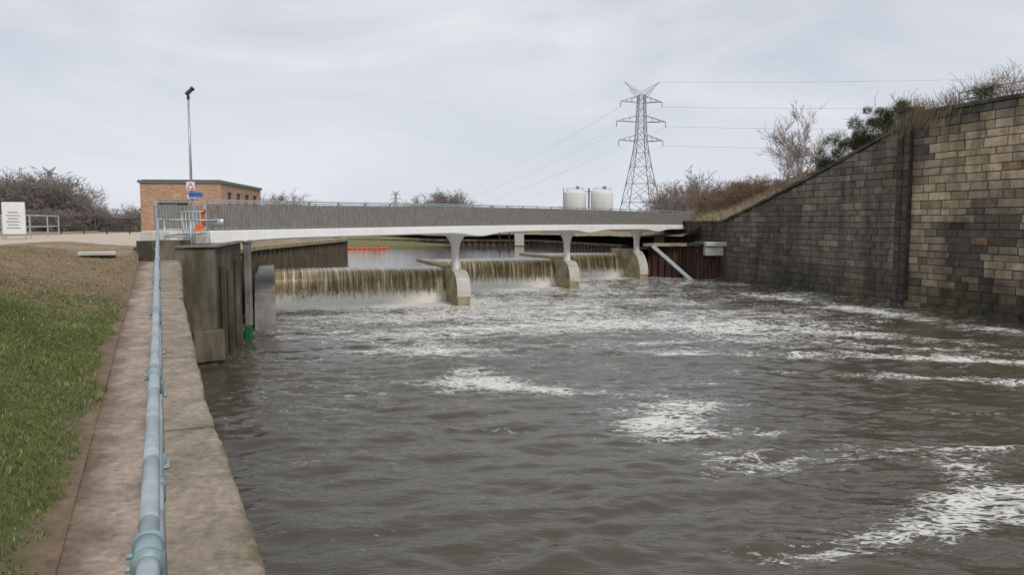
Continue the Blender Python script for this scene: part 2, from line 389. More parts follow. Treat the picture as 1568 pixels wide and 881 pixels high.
for s_ in supt:
    pc=dk(s_,1.5,0)
    zs=[-2.6,-1.9,-1.35,-1.05,zbot(s_)+camber(s_)+.05]; wd=[.17,.15,.18,.26,.46]; dp=[.30,.26,.26,.3,.45]
    vs=[];fs=[]
    for z,a,b in zip(zs,wd,dp):
        for (i,j) in((1,.5),(.6,1),(-.6,1),(-1,.5),(-1,-.5),(-.6,-1),(.6,-1),(1,-.5)):
            p=Vector((pc.x,pc.y,z))+Vector((C2.x,C2.y,0))*(a*i)+Vector((U2.x,U2.y,0))*(b*j); vs.append(p)
    for r_ in range(4):
        for i in range(8): fs.append((r_*8+i,r_*8+(i+1)%8,(r_+1)*8+(i+1)%8,(r_+1)*8+i))
    mb.add(vs,fs)
mb.build('columns',M_white,br,True)
mb=MB()
mb.box(dk(LEN-.2,1.5,-1.5),(1.6,3.6,1.7),(E,Nn,(0,0,1)),.05); mb.box(dk(LEN+2.5,1.5,-.9),(4.5,3.4,1.2),(E,Nn,(0,0,1)),.05)
mb.build('landing_abutment',M_conc_l,br)

# ------------------------------------------------------------ weir piers and gates
wr=group('weir_piers')
lens=[9.5,11.2,10.2,5.0]
for idx,((c,u),ln) in enumerate(zip(sup,lens)):
    mb=MB(); th=.62 if idx else .7
    pr=[(-.02,-4.9),(-.05,-3.65),(-.02,-3.35),(.10,-3.0),(.32,-2.72),(.6,-2.55),(.95,-2.47),(1.4,-2.45),(2.3,-2.45),(2.6,-2.3),(ln,-2.3),(ln,-4.9)]
    if idx==0:
        arc=[(2.7-2.75*math.cos(a),-4.0+1.85*math.sin(a)) for a in np.linspace(-.2,math.pi/2,14)]
        pr=[(.35,-4.9)]+arc+[(ln,-2.15),(ln,-4.9)]
    if idx==3:
        arc=[(1.7-1.75*math.cos(a),-3.8+1.7*math.sin(a)) for a in np.linspace(0,math.pi/2,8)]
        pr=[(-.05,-4.9)]+arc+[(ln,-2.1),(ln,-4.9)]
    mb.prism([cu(c-th/2,u+a,z) for a,z in pr],Vector((C2.x,C2.y,0))*th)
    o=mb.build('pier',M_conc if idx not in(0,) else M_grey,wr); bv=o.modifiers.new('b','BEVEL'); bv.width=.04; bv.segments=2; bv.limit_method='ANGLE'
    mb=MB()
    nn_=14 if idx==0 else 7
    for (a0,z0),(a1,z1) in zip(pr[1:nn_],pr[2:nn_+1]):
        p=[cu(c-th/2-.02,u+a0-.035,z0+.015),cu(c+th/2+.02,u+a0-.035,z0+.015),cu(c+th/2+.02,u+a1-.035,z1+.015),cu(c-th/2-.02,u+a1-.035,z1+.015)]
        mb.prism(p,(0,.03,.02))
    mb.build('nosing',M_conc_l if idx else M_grey,wr)

m,nt,b=newmat('falling_water'); M_fall=m
v=coords(nt,'UV',(1,1,1))
mp=nt.nodes.new('ShaderNodeMapping'); mp.inputs['Scale'].default_value=(4.5,.5,1); L(nt,v,mp.inputs['Vector'])
n=N(nt,'ShaderNodeTexNoise',Scale=1.5,Detail=9,Roughness=.72,Distortion=.3); L(nt,mp.outputs[0],n.inputs['Vector'])
r=ramp(nt,[(.30,(.035,.026,.009)),(.43,(.13,.092,.030)),(.54,(.32,.25,.12)),(.64,(.74,.68,.54))]); L(nt,n.outputs['Fac'],r.inputs['Fac'])
sep=nt.nodes.new('ShaderNodeSeparateXYZ'); L(nt,v,sep.inputs[0])
mp2=nt.nodes.new('ShaderNodeMapping'); mp2.inputs['Scale'].default_value=(3.0,1.4,1); L(nt,v,mp2.inputs['Vector'])
n2=N(nt,'ShaderNodeTexNoise',Scale=2.2,Detail=9,Roughness=.8); L(nt,mp2.outputs[0],n2.inputs['Vector'])
ma=N(nt,'ShaderNodeMath',_operation='ADD'); L(nt,n2.outputs['Fac'],ma.inputs[0])
mm=N(nt,'ShaderNodeMapRange'); mm.inputs['From Min'].default_value=.3; mm.inputs['From Max'].default_value=1.0; mm.inputs['To Min'].default_value=-.26; mm.inputs['To Max'].default_value=.38; L(nt,sep.outputs['Y'],mm.inputs['Value'])
L(nt,mm.outputs[0],ma.inputs[1])
m3=N(nt,'ShaderNodeMapRange'); m3.inputs['From Min'].default_value=.5; m3.inputs['From Max'].default_value=.70; L(nt,ma.outputs[0],m3.inputs['Value'])
mx=nt.nodes.new('ShaderNodeMix'); mx.data_type='RGBA'; L(nt,m3.outputs[0],mx.inputs['Factor']); L(nt,r.outputs['Color'],mx.inputs['A']); mx.inputs['B'].default_value=(.82,.80,.72,1)
L(nt,mx.outputs['Result'],b.inputs['Base Color']); b.inputs['Roughness'].default_value=.25
bp=N(nt,'ShaderNodeBump',Strength=.7,Distance=.05); L(nt,n.outputs['Fac'],bp.inputs['Height']); L(nt,bp.outputs['Normal'],b.inputs['Normal'])
gates=[(-9.0,0,3.0),(0,8.57,10.2),(8.57,16.3,16.8)]
gg=group('weir_overflow')
for (c0,c1_,u0) in gates:
    prof=[(2.0,ZU),(1.0,ZU-.0),(.5,ZU-.015),(.2,ZU-.05),(0,ZU-.12),(-.16,ZU-.28),(-.28,ZU-.55),(-.36,ZU-.9),(-.42,ZU-1.3),(-.46,ZU-1.75)]
    nc=150; cs=np.linspace(c0+.33,c1_-.3,nc); V_=[];UV=[]
    for k,(a,z) in enumerate(prof):
        for cc_ in cs:
            amp=.0 if k<3 else .05
            V_.append(cu(cc_,u0+a+amp*mn.noise(Vector((cc_*3.5,k*.25,u0))),z+amp*.3*mn.noise(Vector((cc_*1.5,k*.3,u0+5)))))
            UV.append((cc_+u0*3,max(0,(ZU-z)/1.7)))
    o=npmesh('water_curtain',np.array([tuple(p) for p in V_]),gridfaces(len(prof),nc),M_fall,parent=gg)
    uvl=o.data.uv_layers.new(name='UVMap'); idx=np.empty(len(o.data.loops),dtype=np.int32); o.data.loops.foreach_get('vertex_index',idx)
    uvl.data.foreach_set('uv',np.array(UV,dtype=np.float32)[idx].ravel())
mb=MB()
for (c0,c1_,u0) in gates:
    mb.box(cu((c0+c1_)/2,u0+.6,-3.75),(c1_-c0-.7,.8,2.1),((C2.x,C2.y,0),(U2.x,U2.y,0),(0,0,1)))
mb.build('gate_body',M_pile,gg)

# ------------------------------------------------------------ water
def water_mat(name,foam=True,base=(.078,.066,.046),bumpd=.022,bstr=.8,bs=5.0):
    m,nt,b=newmat(name)
    v=coords(nt,'Object',(1,1,1))
    mp=nt.nodes.new('ShaderNodeMapping'); mp.inputs['Rotation'].default_value=(0,0,math.radians(-12)); mp.inputs['Scale'].default_value=(.7,1.8,1); L(nt,v,mp.inputs['Vector'])
    n=N(nt,'ShaderNodeTexNoise',Scale=bs,Detail=3,Roughness=.5,Distortion=.6); L(nt,mp.outputs[0],n.inputs['Vector'])
    bp=N(nt,'ShaderNodeBump',Strength=bstr,Distance=bumpd); L(nt,n.outputs['Fac'],bp.inputs['Height']); L(nt,bp.outputs['Normal'],b.inputs['Normal'])
    b.inputs['Base Color'].default_value=(*base,1); b.inputs['Roughness'].default_value=.02; b.inputs['IOR'].default_value=1.333
    if foam:
        a=nt.nodes.new('ShaderNodeAttribute'); a.attribute_name='foam'
        mp2=nt.nodes.new('ShaderNodeMapping'); mp2.inputs['Rotation'].default_value=(0,0,math.radians(10)); mp2.inputs['Scale'].default_value=(.6,1.5,1); L(nt,v,mp2.inputs['Vector'])
        f1=N(nt,'ShaderNodeTexNoise',Scale=1.15,Detail=12,Roughness=.76,Distortion=1.2); L(nt,mp2.outputs[0],f1.inputs['Vector'])
        f1m=N(nt,'ShaderNodeMapRange',_clamp=False); f1m.inputs['From Min'].default_value=.2; f1m.inputs['From Max'].default_value=.8; L(nt,f1.outputs['Fac'],f1m.inputs['Value'])
        f2=N(nt,'ShaderNodeTexVoronoi',Scale=4.5,_feature='DISTANCE_TO_EDGE')
        nd=N(nt,'ShaderNodeTexNoise',Scale=3,Detail=6); L(nt,mp2.outputs[0],nd.inputs['Vector'])
        va=N(nt,'ShaderNodeVectorMath',_operation='MULTIPLY_ADD'); L(nt,nd.outputs['Color'],va.inputs[0]); va.inputs[1].default_value=(.9,.9,.9); L(nt,mp2.outputs[0],va.inputs[2]); L(nt,va.outputs[0],f2.inputs['Vector'])
        s1=N(nt,'ShaderNodeMath',_operation='ADD'); L(nt,f1m.outputs[0],s1.inputs[0]); L(nt,a.outputs['Fac'],s1.inputs[1])
        s2=N(nt,'ShaderNodeMath',_operation='MULTIPLY_ADD'); L(nt,f2.outputs['Distance'],s2.inputs[0]); s2.inputs[1].default_value=-1.5; L(nt,s1.outputs[0],s2.inputs[2])
        # fine bubbles break-up
        f3=N(nt,'ShaderNodeTexNoise',Scale=14,Detail=5,Roughness=.7); L(nt,mp2.outputs[0],f3.inputs['Vector'])
        s3=N(nt,'ShaderNodeMath',_operation='MULTIPLY_ADD'); L(nt,f3.outputs['Fac'],s3.inputs[0]); s3.inputs[1].default_value=.55; L(nt,s2.outputs[0],s3.inputs[2])
        mr=N(nt,'ShaderNodeMapRange'); mr.inputs['From Min'].default_value=1.05; mr.inputs['From Max'].default_value=1.33; mr.inputs['To Max'].default_value=.9; L(nt,s3.outputs[0],mr.inputs['Value'])
        fo=nt.nodes.new('ShaderNodeBsdfDiffuse'); fo.inputs['Color'].default_value=(.76,.75,.71,1)
        ms=nt.nodes.new('ShaderNodeMixShader'); L(nt,mr.outputs[0],ms.inputs[0]); L(nt,b.outputs[0],ms.inputs[1]); L(nt,fo.outputs[0],ms.inputs[2])
        L(nt,ms.outputs[0],nt.nodes['Material Output'].inputs['Surface'])
    return m
M_water=water_mat('river_water'); M_waterU=water_mat('upstream_river_water',False,(.09,.08,.062),.015,.5,3.4)
ys=np.concatenate([np.arange(-30,2,1.),np.arange(2,20,.062),20+np.cumsum(.062*1.0115**np.arange(190))]); ys=ys[ys<64]
xs=np.concatenate([np.arange(-26,-8,.4),np.arange(-8,14,.085),np.arange(14,24,.18),np.arange(24,44,.8)])
Yw,Xw=np.meshgrid(ys,xs,indexing='ij')
Zw=np.zeros_like(Xw)
rw=np.random.default_rng(3)
for i in range(84):
    lam=.26*(2.2/.26)**(rw.random()**1.25); a=math.radians(rw.normal(100,27)); k=2*math.pi/lam
    sl=.026*rw.uniform(.6,1.4)
    ph=k*(Xw*math.cos(a)+Yw*math.sin(a))+rw.uniform(0,6.28)+.9*np.sin(.45*Xw*math.sin(a+i)+.5*Yw*math.cos(a+i)+i)
    f_=1.0 if lam>.5 else 1-sm(16,30,Yw)
    Zw+= sl/k*np.sin(ph)*f_
amp=.85+.55*vnoise(Xw,Yw,.6,21)
def seg_dist(px,py,a,b):
    ax,ay=a;bx_,by=b;dx_,dy_=bx_-ax,by-ay; t=np.clip(((px-ax)*dx_+(py-ay)*dy_)/(dx_*dx_+dy_*dy_),0,1)
    return np.hypot(px-ax-t*dx_,py-ay-t*dy_)
gd=np.full_like(Xw,99.)
for (c0,c1_,u0) in gates:
    a=cu(c0+.5,u0-.5,0); b_=cu(c1_-.4,u0-.5,0); gd=np.minimum(gd,seg_dist(Xw,Yw,(a.x,a.y),(b_.x,b_.y)))
Zw=Zw*np.clip(amp,.3,1.6)*(1+1.1*np.exp(-gd/6))+ZW
Zw+=.08*np.exp(-gd/2.5)*vnoise(Xw,Yw,3.5,31)
streak=vnoise(Xw*.8+Yw*.25,Yw*1.9-Xw*.35,.55,34)
streak2=vnoise(Xw*.5+Yw*.2,Yw*2.6-Xw*.5,.9,35)
foam=.09+.10*vnoise(Xw,Yw,.35,33)+.19*np.clip(streak,-.6,1.2)*sm(12,26,Yw)+.12*np.clip(streak2,-.5,1.3)*sm(5,12,Yw)
foam+=.72*np.exp(-(gd/1.7)**2)+.38*np.exp(-gd/10.0)+.13*sm(20,30,Yw)+.05*sm(2,9,Xw)
WOB=.6*vnoise(Xw,Yw,2.0,41)
def blob(cx,cy,rx,ry,rot,a):
    global foam
    c,s=math.cos(rot),math.sin(rot); dx_=(Xw-cx)*c+(Yw-cy)*s; dy_=-(Xw-cx)*s+(Yw-cy)*c
    foam+=a*np.exp(-((dx_/rx)**2+(dy_/ry)**2)*(1+WOB))
for bl in [(-.5,19.6,1.3,.8,-.25,.50),(.9,18.7,1.9,.5,-.3,.38),(-1.6,19.3,1.0,1.0,.3,.30),(-1.2,20.8,1.2,.7,.2,.26),(3.2,16.2,1.3,1.3,.8,.40),(4.2,17.0,1.0,.7,.6,.30),(2.6,15.0,1.2,.7,.9,.30),(3.8,14.8,1.3,.5,.2,.26),
           (6.9,11.3,1.3,.6,.5,.55),(7.4,12.6,.6,.6,.3,.42),(6.1,10.3,1.4,.35,.1,.34),(8.2,11.3,.9,.5,.3,.36),(3.9,9.3,1.2,.3,.2,.32),(5.0,9.9,1.0,.3,.2,.32),(8.1,13.8,1.5,.4,.1,.38),(7.3,9.6,.7,.3,0,.24),
           (6.3,23.8,3.0,.5,-.15,.38),(10.2,23.6,2.8,.5,-.25,.36),(14.2,22.6,3.0,.5,-.3,.42),(12.5,25.2,2.5,.5,-.3,.28),(-3.0,24.6,2.2,1.2,.1,.36),(-4.5,27.5,2.5,1.0,.1,.22),(3.0,25.5,3,.8,0,.2),
           (16.6,35,2.2,1.3,-1.2,.44),(14.5,41,2.6,1.2,-1.2,.40),(18.2,29.5,2.2,.8,-1.2,.30),(8,28,6,1.8,-.6,.22),(5,33,9,4,-.6,.13),(13,19.5,3,.5,-.4,.33),(4.4,12.8,1.8,.5,.3,.30),(3.7,13.4,.9,.4,.2,.2),(11.5,29,4,1.0,-.8,.28),(-1.5,29,5,1.8,.2,.18),(9,20.5,2.8,.5,-.2,.32),(10,36,5,2,-.9,.18),(-4,33,4,2,.2,.2),(6,19.5,2,.4,.1,.26),(10,16.5,2.5,.4,-.1,.30)]:
    blob(*bl)
npmesh('river_water',np.stack([Xw,Yw,Zw],-1).reshape(-1,3),gridfaces(len(ys),len(xs)),M_water,fattr={'foam':foam})
V_=[];F_=[]
def upatch(c0,c1_,u0,u1):
    o=len(V_)
    V_.extend([tuple(cu(c0,u0,ZU-.004)),tuple(cu(c1_,u0,ZU-.004)),tuple(cu(c1_,u1,ZU-.004)),tuple(cu(c0,u1,ZU-.004))]); F_.append((o,o+1,o+2,o+3))
upatch(-9,0,4.6,120); upatch(0,8.57,11.8,120); upatch(8.57,16.3,18.4,120); upatch(-200,-9,4.6,120); upatch(16.3,120,25,120)
npmesh('upstream_river_water',np.array(V_),np.array(F_),M_waterU,smooth=False)
M_bed=nmat('earth',[(.3,(.07,.06,.04)),(.7,(.14,.12,.08))],.3,.95,.2)
npmesh('riverbed_ground',np.array([(-3500,-300,-5),(3500,-300,-5),(3500,3500,-5),(-3500,3500,-5)]),np.array([(0,1,2,3)]),M_bed,smooth=False)

# ------------------------------------------------------------ sheet piling
def sheetpile(name,pts,z0,z1,cap=True,mat=M_pile,pitch=.6,dep=.16,capm=None):
    g_=group(name); mb=MB(); poly=[]
    for (a,b) in zip(pts[:-1],pts[1:]):
        a=Vector((*a,0));b=Vector((*b,0)); d_=(b-a); n_=max(1,int(d_.length/pitch)); dn=d_.normalized(); nn=Vector((dn.y,-dn.x,0))
        for i in range(n_):
            for f_,o_ in((0,0),(.3,0),(.42,1),(.88,1)):
                poly.append(a+d_*((i+f_)/n_)+nn*(dep*o_))
    poly.append(Vector((*pts[-1],0)))
    n=len(poly); vs=[(p.x,p.y,z0) for p in poly]+[(p.x,p.y,z1) for p in poly]
    mb.add(vs,[(i,i+1,n+i+1,n+i) for i in range(n-1)]); mb.build('piles',mat,g_,recalc=False)
    if cap:
        mb=MB()
        for (a,b) in zip(pts[:-1],pts[1:]):
            a=Vector((*a,0));b=Vector((*b,0)); d_=(b-a).normalized(); nn=Vector((d_.y,-d_.x,0))
            mb.box((a+b)/2+Vector((0,0,z1+.06))+nn*.05,((b-a).length+.3,.5,.18),(d_,nn,(0,0,1)))
        mb.build('capping_beam',capm or M_abut,g_)
    return g_
sheetpile('upstream_bank_piling',[(-9.6,26.8),(-11.2,30),(-12.2,36.5),(-11.4,52),(-12.1,57),(-16,62),(-30,75)],-4.8,-1.35,mat=M_pile2,capm=M_conc)
sheetpile('right_bank_piling',[(14.9,54.6),(12.9,54.9)],-4.8,-1.6,pitch=.45)
sheetpile('right_bank_piling',[(12.9,54.9),(12.7,56.4),(9.9,57.0)],-4.8,-1.75,pitch=.45)
sheetpile('right_bank_piling',[(8.6,60.0),(7.0,64.0),(2.0,76.5),(-10,79),(-60,82)][::-1],-4.8,-2.0,mat=M_pile2)
cb_=group('concrete_outfall_cap')
mb=MB(); mb.box((14.1,54.4,-1.62),(1.5,.9,.30),bev=.04); mb.box((14.0,54.5,-2.1),(1.25,.7,.65),bev=.04); mb.build('cap',M_conc_l,cb_)
db=group('diagonal_brace_beam'); mb=MB()
a=Vector((9.9,55.5,-1.75)); b=Vector((12.7,54.6,-4.3)); d_=(b-a).normalized(); side=Vector((0,1,0)); up=d_.cross(side).normalized()
mb.box((a+b)/2,((b-a).length,.3,.26),(d_,side,up),.02); mb.build('beam',M_galv,db)
mb=MB(); mb.box((11.2,56.3,-1.72),(3.6,.35,.22)); mb.build('waler',M_conc,db)

# ------------------------------------------------------------ far ground & right bank
fy=np.concatenate([np.arange(77,92,1.),np.arange(92,300,8.),np.array([300,450,700,1200,2000,3400])]); fx=np.concatenate([np.linspace(-3400,-120,14),np.arange(-110,130,2.5),np.linspace(135,3400,14)])
Yf,Xf=np.meshgrid(fy,fx,indexing='ij')
Zf=np.interp(Yf,[77,79,82,90,130,300,3400],[-3,-1.9,-1.45,-.95,-.6,-.1,-.1])+.15*vnoise(Xf,Yf,.2,51)*(Yf<200)
nn=vnoise(Xf,Yf,.3,52)
cf=np.array([.27,.22,.125])+(np.array([.13,.15,.055])-np.array([.27,.22,.125]))*np.clip(.5+nn,0,1)[...,None]
npmesh('far_bank_ground',np.stack([Xf,Yf,Zf],-1).reshape(-1,3),gridfaces(len(fy),len(fx)),M_ground,cf.reshape(-1,3))

def wallx(Y): return 14.6+.296*(54.7-Y)
def hill(X,Y):
    k=54.7-Y; w=X-wallx(Y)
    base=np.where(k>0,.305*k,0)
    h=base+.36*np.clip(w,0,None)
    cap_=5.1+.02*np.clip(w,0,60); h=np.minimum(h,cap_)
    h=h*(1-sm(56,82,Y))
    h=h-.25
    low=-1.35+.05*np.clip(w+6,0,20)
    h=np.where((Y>57)&(w<1.5),low+(np.maximum(h,low)-low)*sm(-.5,1.5,w),h)
    return np.maximum(h,-1.4)+.12*vnoise(X,Y,.9,61)
hy=np.arange(-30,90,.5); hq=np.concatenate([np.arange(0,14,.3),14+np.cumsum(.4*1.13**np.arange(30))])
xl=np.where(hy<57.2,wallx(hy)+.25,np.interp(hy,[57.2,60,64,76.5,78,90],[12.9,8.9,7.3,2.3,-5,-40]))
Yh,Qh=np.meshgrid(hy,hq,indexing='ij'); Xh=xl[:,None]+Qh; Zh=hill(Xh,Yh)
nn=vnoise(Xh,Yh,.8,62); n5=vnoise(Xh,Yh,3,63)
ch=np.array([.36,.28,.17])+(np.array([.19,.14,.09])-np.array([.36,.28,.17]))*np.clip(.45+.6*nn+.3*n5,0,1)[...,None]
gf=sm(.3,.9,vnoise(Xh,Yh,.5,64))[...,None]*.5; ch=ch*(1-gf)+np.array([.11,.12,.04])*gf
npmesh('embankment_ground',np.stack([Xh,Yh,Zh],-1).reshape(-1,3),gridfaces(len(hy),len(hq)),M_ground,ch.reshape(-1,3))
nt_=26000
yt=rng.uniform(26,72,nt_); xt=wallx(yt)+.15+rng.random(nt_)**1.6*12
kp=hill(xt,yt)>-.9; yt=yt[kp]; xt=xt[kp]; zt=hill(xt,yt); n_=len(xt)
cl=vnoise(xt,yt,2.2,71); hh=(.10+.25*rng.random(n_))*(1+.6*np.clip(cl,0,1)); an=rng.random(n_)*6.28; ww=.014+.016*rng.random(n_); ln_=rng.normal(0,.5,(n_,2))*hh[:,None]
A=np.stack([xt-np.cos(an)*ww,yt-np.sin(an)*ww,zt-.05],1);B=np.stack([xt+np.cos(an)*ww,yt+np.sin(an)*ww,zt-.05],1);C=np.stack([xt+ln_[:,0],yt+ln_[:,1],zt+hh],1)
ct=np.array([.40,.32,.20])*(.45+.8*rng.random(n_)[:,None])
npmesh('dry_grass',np.stack([A,B,C],1).reshape(-1,3),np.arange(3*n_).reshape(-1,3),M_blade,np.repeat(ct,3,0),smooth=False)

# ------------------------------------------------------------ stone wall
A0=Vector((14.6,54.7)); T2=Vector((6.6,-22.3)).normalized(); W2=Vector((T2.y,-T2.x))
if W2.x>0: W2=-W2
PL0,PL1=16.25,17.1
def topz(Lw):
    if Lw<0: return .0
    if Lw<PL0+.5: return .292*Lw+.03*Lw*(Lw-16.75)/16.75*1.2
    return 5.25
def wp(Lw,w,z): p=A0+T2*Lw+W2*w; return (p.x,p.y,z)
sv=[];sf_=[];sc=[]
dark1=np.array([.115,.102,.085]); dark2=np.array([.225,.195,.155]); buff=np.array([.50,.40,.265]); buff2=np.array([.34,.27,.185]); blk=np.array([.085,.073,.06])
def blockcol(Lw,z):
    nz=mn.noise(Vector((Lw*.22,z*.35,3)))+.5*mn.noise(Vector((Lw*.7,z*.8,7)))
    nb_=mn.noise(Vector((Lw*.33,z*.5,13)))
    r_=random.random()
    if Lw<PL0+.5:
        c=dark1+(dark2-dark1)*min(1,max(0,.42+.9*nz+.35*(r_-.5)+.04*(Lw-8)))
        if random.random()<.05+.22*max(0,nb_): c=c*.5+buff2*.5
    else:
        f=min(1,max(0,.66+1.4*nz+.40*(r_-.5)-.55*max(0,(z-2.8)/2)-.3*max(0,-2.2-z)))
        c=blk*1.4+(buff-blk*1.4)*f
        if random.random()<.06: c=c*.6+np.array([.42,.26,.12])*.4
        if random.random()<.06: c=c*.6
    if z<-3.3: c=c*.5+np.array([.03,.03,.012])
    elif z<-2.6: c=c*.8
    return c*random.uniform(.88,1.12)
def block(l0,l1,z0,z1a,z1b,pr,c):
    g_=.008; b_=.026
    o=len(sv); j=lambda s_=.012:random.uniform(-s_,s_)
    back=[(l0+g_,z0+g_),(l1-g_,z0+g_),(l1-g_,z1b-g_),(l0+g_,z1a-g_)]
    fr=[(l0+g_+b_+j(),z0+g_+b_*.6+j()),(l1-g_-b_+j(),z0+g_+b_*.6+j()),(l1-g_-b_+j(),z1b-g_-b_*.6+j()),(l0+g_+b_+j(),z1a-g_-b_*.6+j())]
    for l,z in back: sv.append(wp(l,0,z))
    for l,z in fr: sv.append(wp(l,pr+j(.014),z))
    for a in((4,5,6,7),(0,1,5,4),(1,2,6,5),(2,3,7,6),(3,0,4,7)): sf_.append(tuple(i+o for i in a))
    sc.extend([c*.75]*4+[c*random.uniform(.88,1.12) for _ in range(4)])
z=-4.75
while z<5.35:
    hgt=random.choice([.30,.35,.39,.44]) ; z1=z+hgt; Lw=-9-random.random()*.5; step=.22 if z1<-3.6 else 0
    while Lw<44:
        ln=random.uniform(.5,1.35); l1=Lw+ln
        if (Lw<PL0<l1): l1=PL0
        if PL0<=Lw<PL1: Lw=PL1; continue
        if l1<-9 : Lw=l1; continue
        ta,tb=topz(Lw)-.16,topz(l1)-.16
        if min(ta,tb)>z+.08:
            block(Lw,l1,z,min(z1,ta),min(z1,tb),step+random.uniform(.05,.09),blockcol(Lw,z))
        Lw=l1
    z=z1
z=-4.75
while z<5.1:
    z1=z+.40; pm=(PL0+PL1)/2
    for (l0,l1) in ((PL0,pm),(pm,PL1)):
        c=(dark1*.55+blk*.3)*random.uniform(.8,1.2)
        block(l0,l1,z,min(z1,5.3),min(z1,5.3),.25+random.uniform(0,.03),c)
    z=z1
Lw=-9
while Lw<44:
    l1=Lw+random.uniform(.7,1.1)
    if Lw<PL0<l1: l1=PL0
    if PL0<=Lw<PL1: Lw=PL1; continue
    o=len(sv); c=np.array([.12,.108,.088])*random.uniform(.7,1.25)
    for l in(Lw+.01,l1-.01):
        t_=topz(l)
        for w_,zz_ in((-.45,t_-.17),(.17,t_-.17),(.19,t_-.03),(.15,t_),(-.45,t_+.02)): sv.append(wp(l,w_,zz_+random.uniform(-.008,.008))); sc.append(c)
    for j in range(5): sf_.append((o+j,o+(j+1)%5,o+5+(j+1)%5,o+5+j))
    sf_.append((o,o+1,o+2,o+3,o+4)); sf_.append((o+9,o+8,o+7,o+6,o+5)); Lw=l1
me=bpy.data.meshes.new('stonework'); me.from_pydata(sv,[],sf_)
a=me.color_attributes.new('Col','FLOAT_COLOR','POINT'); arr=np.ones((len(sv),4),dtype=np.float32); arr[:,:3]=np.array(sc); a.data.foreach_set('color',arr.ravel())
me.materials.append(M_stone)
bm=bmesh.new(); bm.from_mesh(me); bmesh.ops.recalc_face_normals(bm,faces=bm.faces); bm.to_mesh(me); bm.free()
sw=group('gritstone_river_wall'); o=bpy.data.objects.new('stonework',me); link(o); o.parent=sw
mb=MB()
lsb=[-9.2,0]+list(np.linspace(.5,PL0+.4,12))+[PL1,44]
for l0,l1 in zip(lsb[:-1],lsb[1:]):
    mb.prism([wp(l0,.03,-4.9),wp(l1,.03,-4.9),wp(l1,.03,topz(l1)-.2),wp(l0,.03,topz(l0)-.2)],(-W2.x*.6,-W2.y*.6,0))
M_mort=nmat('dark_mortar',[(.3,(.07,.06,.05)),(.7,(.15,.13,.10))],2,.95,.3)
mb.build('mortar_core',M_mort,sw,recalc=False)
mb=MB(); mb.prism([wp(PL0-.08,-.4,5.3),wp(PL1+.08,-.4,5.3),wp(PL1+.08,.36,5.3),wp(PL0-.08,.36,5.3)],(0,0,.17))
mb.prism([wp(PL0+.01,-.4,-4.9),wp(PL1-.01,-.4,-4.9),wp(PL1-.01,.22,-4.9),wp(PL0+.01,.22,-4.9)],(0,0,10.19))
M_darkst=nmat('dark_gritstone',[(.3,(.035,.03,.026)),(.7,(.12,.10,.08))],2.5,.9,.6,.03)
mb.build('pilaster_cap',M_darkst,sw)
rl=group('wall_top_railing'); mb=MB()
for l in np.arange(18.5,44,1.8): mb.tube(wp(l,-1.1,5.0),wp(l,-1.1,6.0),.03,n=6)
for zz_ in(5.97,5.62): mb.tube(wp(18.5,-1.1,zz_),wp(43.5,-1.1,zz_),.028,n=6)
mb.build('rails',M_galv,rl)
rl=group('slope_railing'); mb=MB()
pr_=None
for l in np.arange(2,10,1.6):
    x,y,_=wp(l,-1.6,0); zz_=float(hill(np.array([x]),np.array([y]))[0]); mb.tube((x,y,zz_),(x,y,zz_+.95),.03,n=6)
    if pr_: mb.tube(pr_,(x,y,zz_+.9),.025,n=6)
    pr_=(x,y,zz_+.9)
mb.build('rails',M_wood,rl)

nv=1500; lv_=rng.normal(17.6,1.0,nv); V_=[];Cc=[]
for l in lv_:
    zt_=topz(l); z0=zt_+rng.uniform(-.05,.35)-rng.random()**2*.9; dd=rng.normal(0,.09); w_=.30+rng.uniform(-.05,.14); ln=rng.uniform(.15,.5)
    up=rng.random()<.35
    V_+= [wp(l-.008,w_-.1,z0),wp(l+.008,w_-.1,z0),wp(l+dd,w_+.03,z0+(ln if up else -ln))]
    c_=np.array([.34,.26,.16])*rng.uniform(.5,1.2); Cc+=[c_]*3
npmesh('dead_vine',np.array(V_),np.arange(len(V_)).reshape(-1,3),M_blade,np.array(Cc),smooth=False)

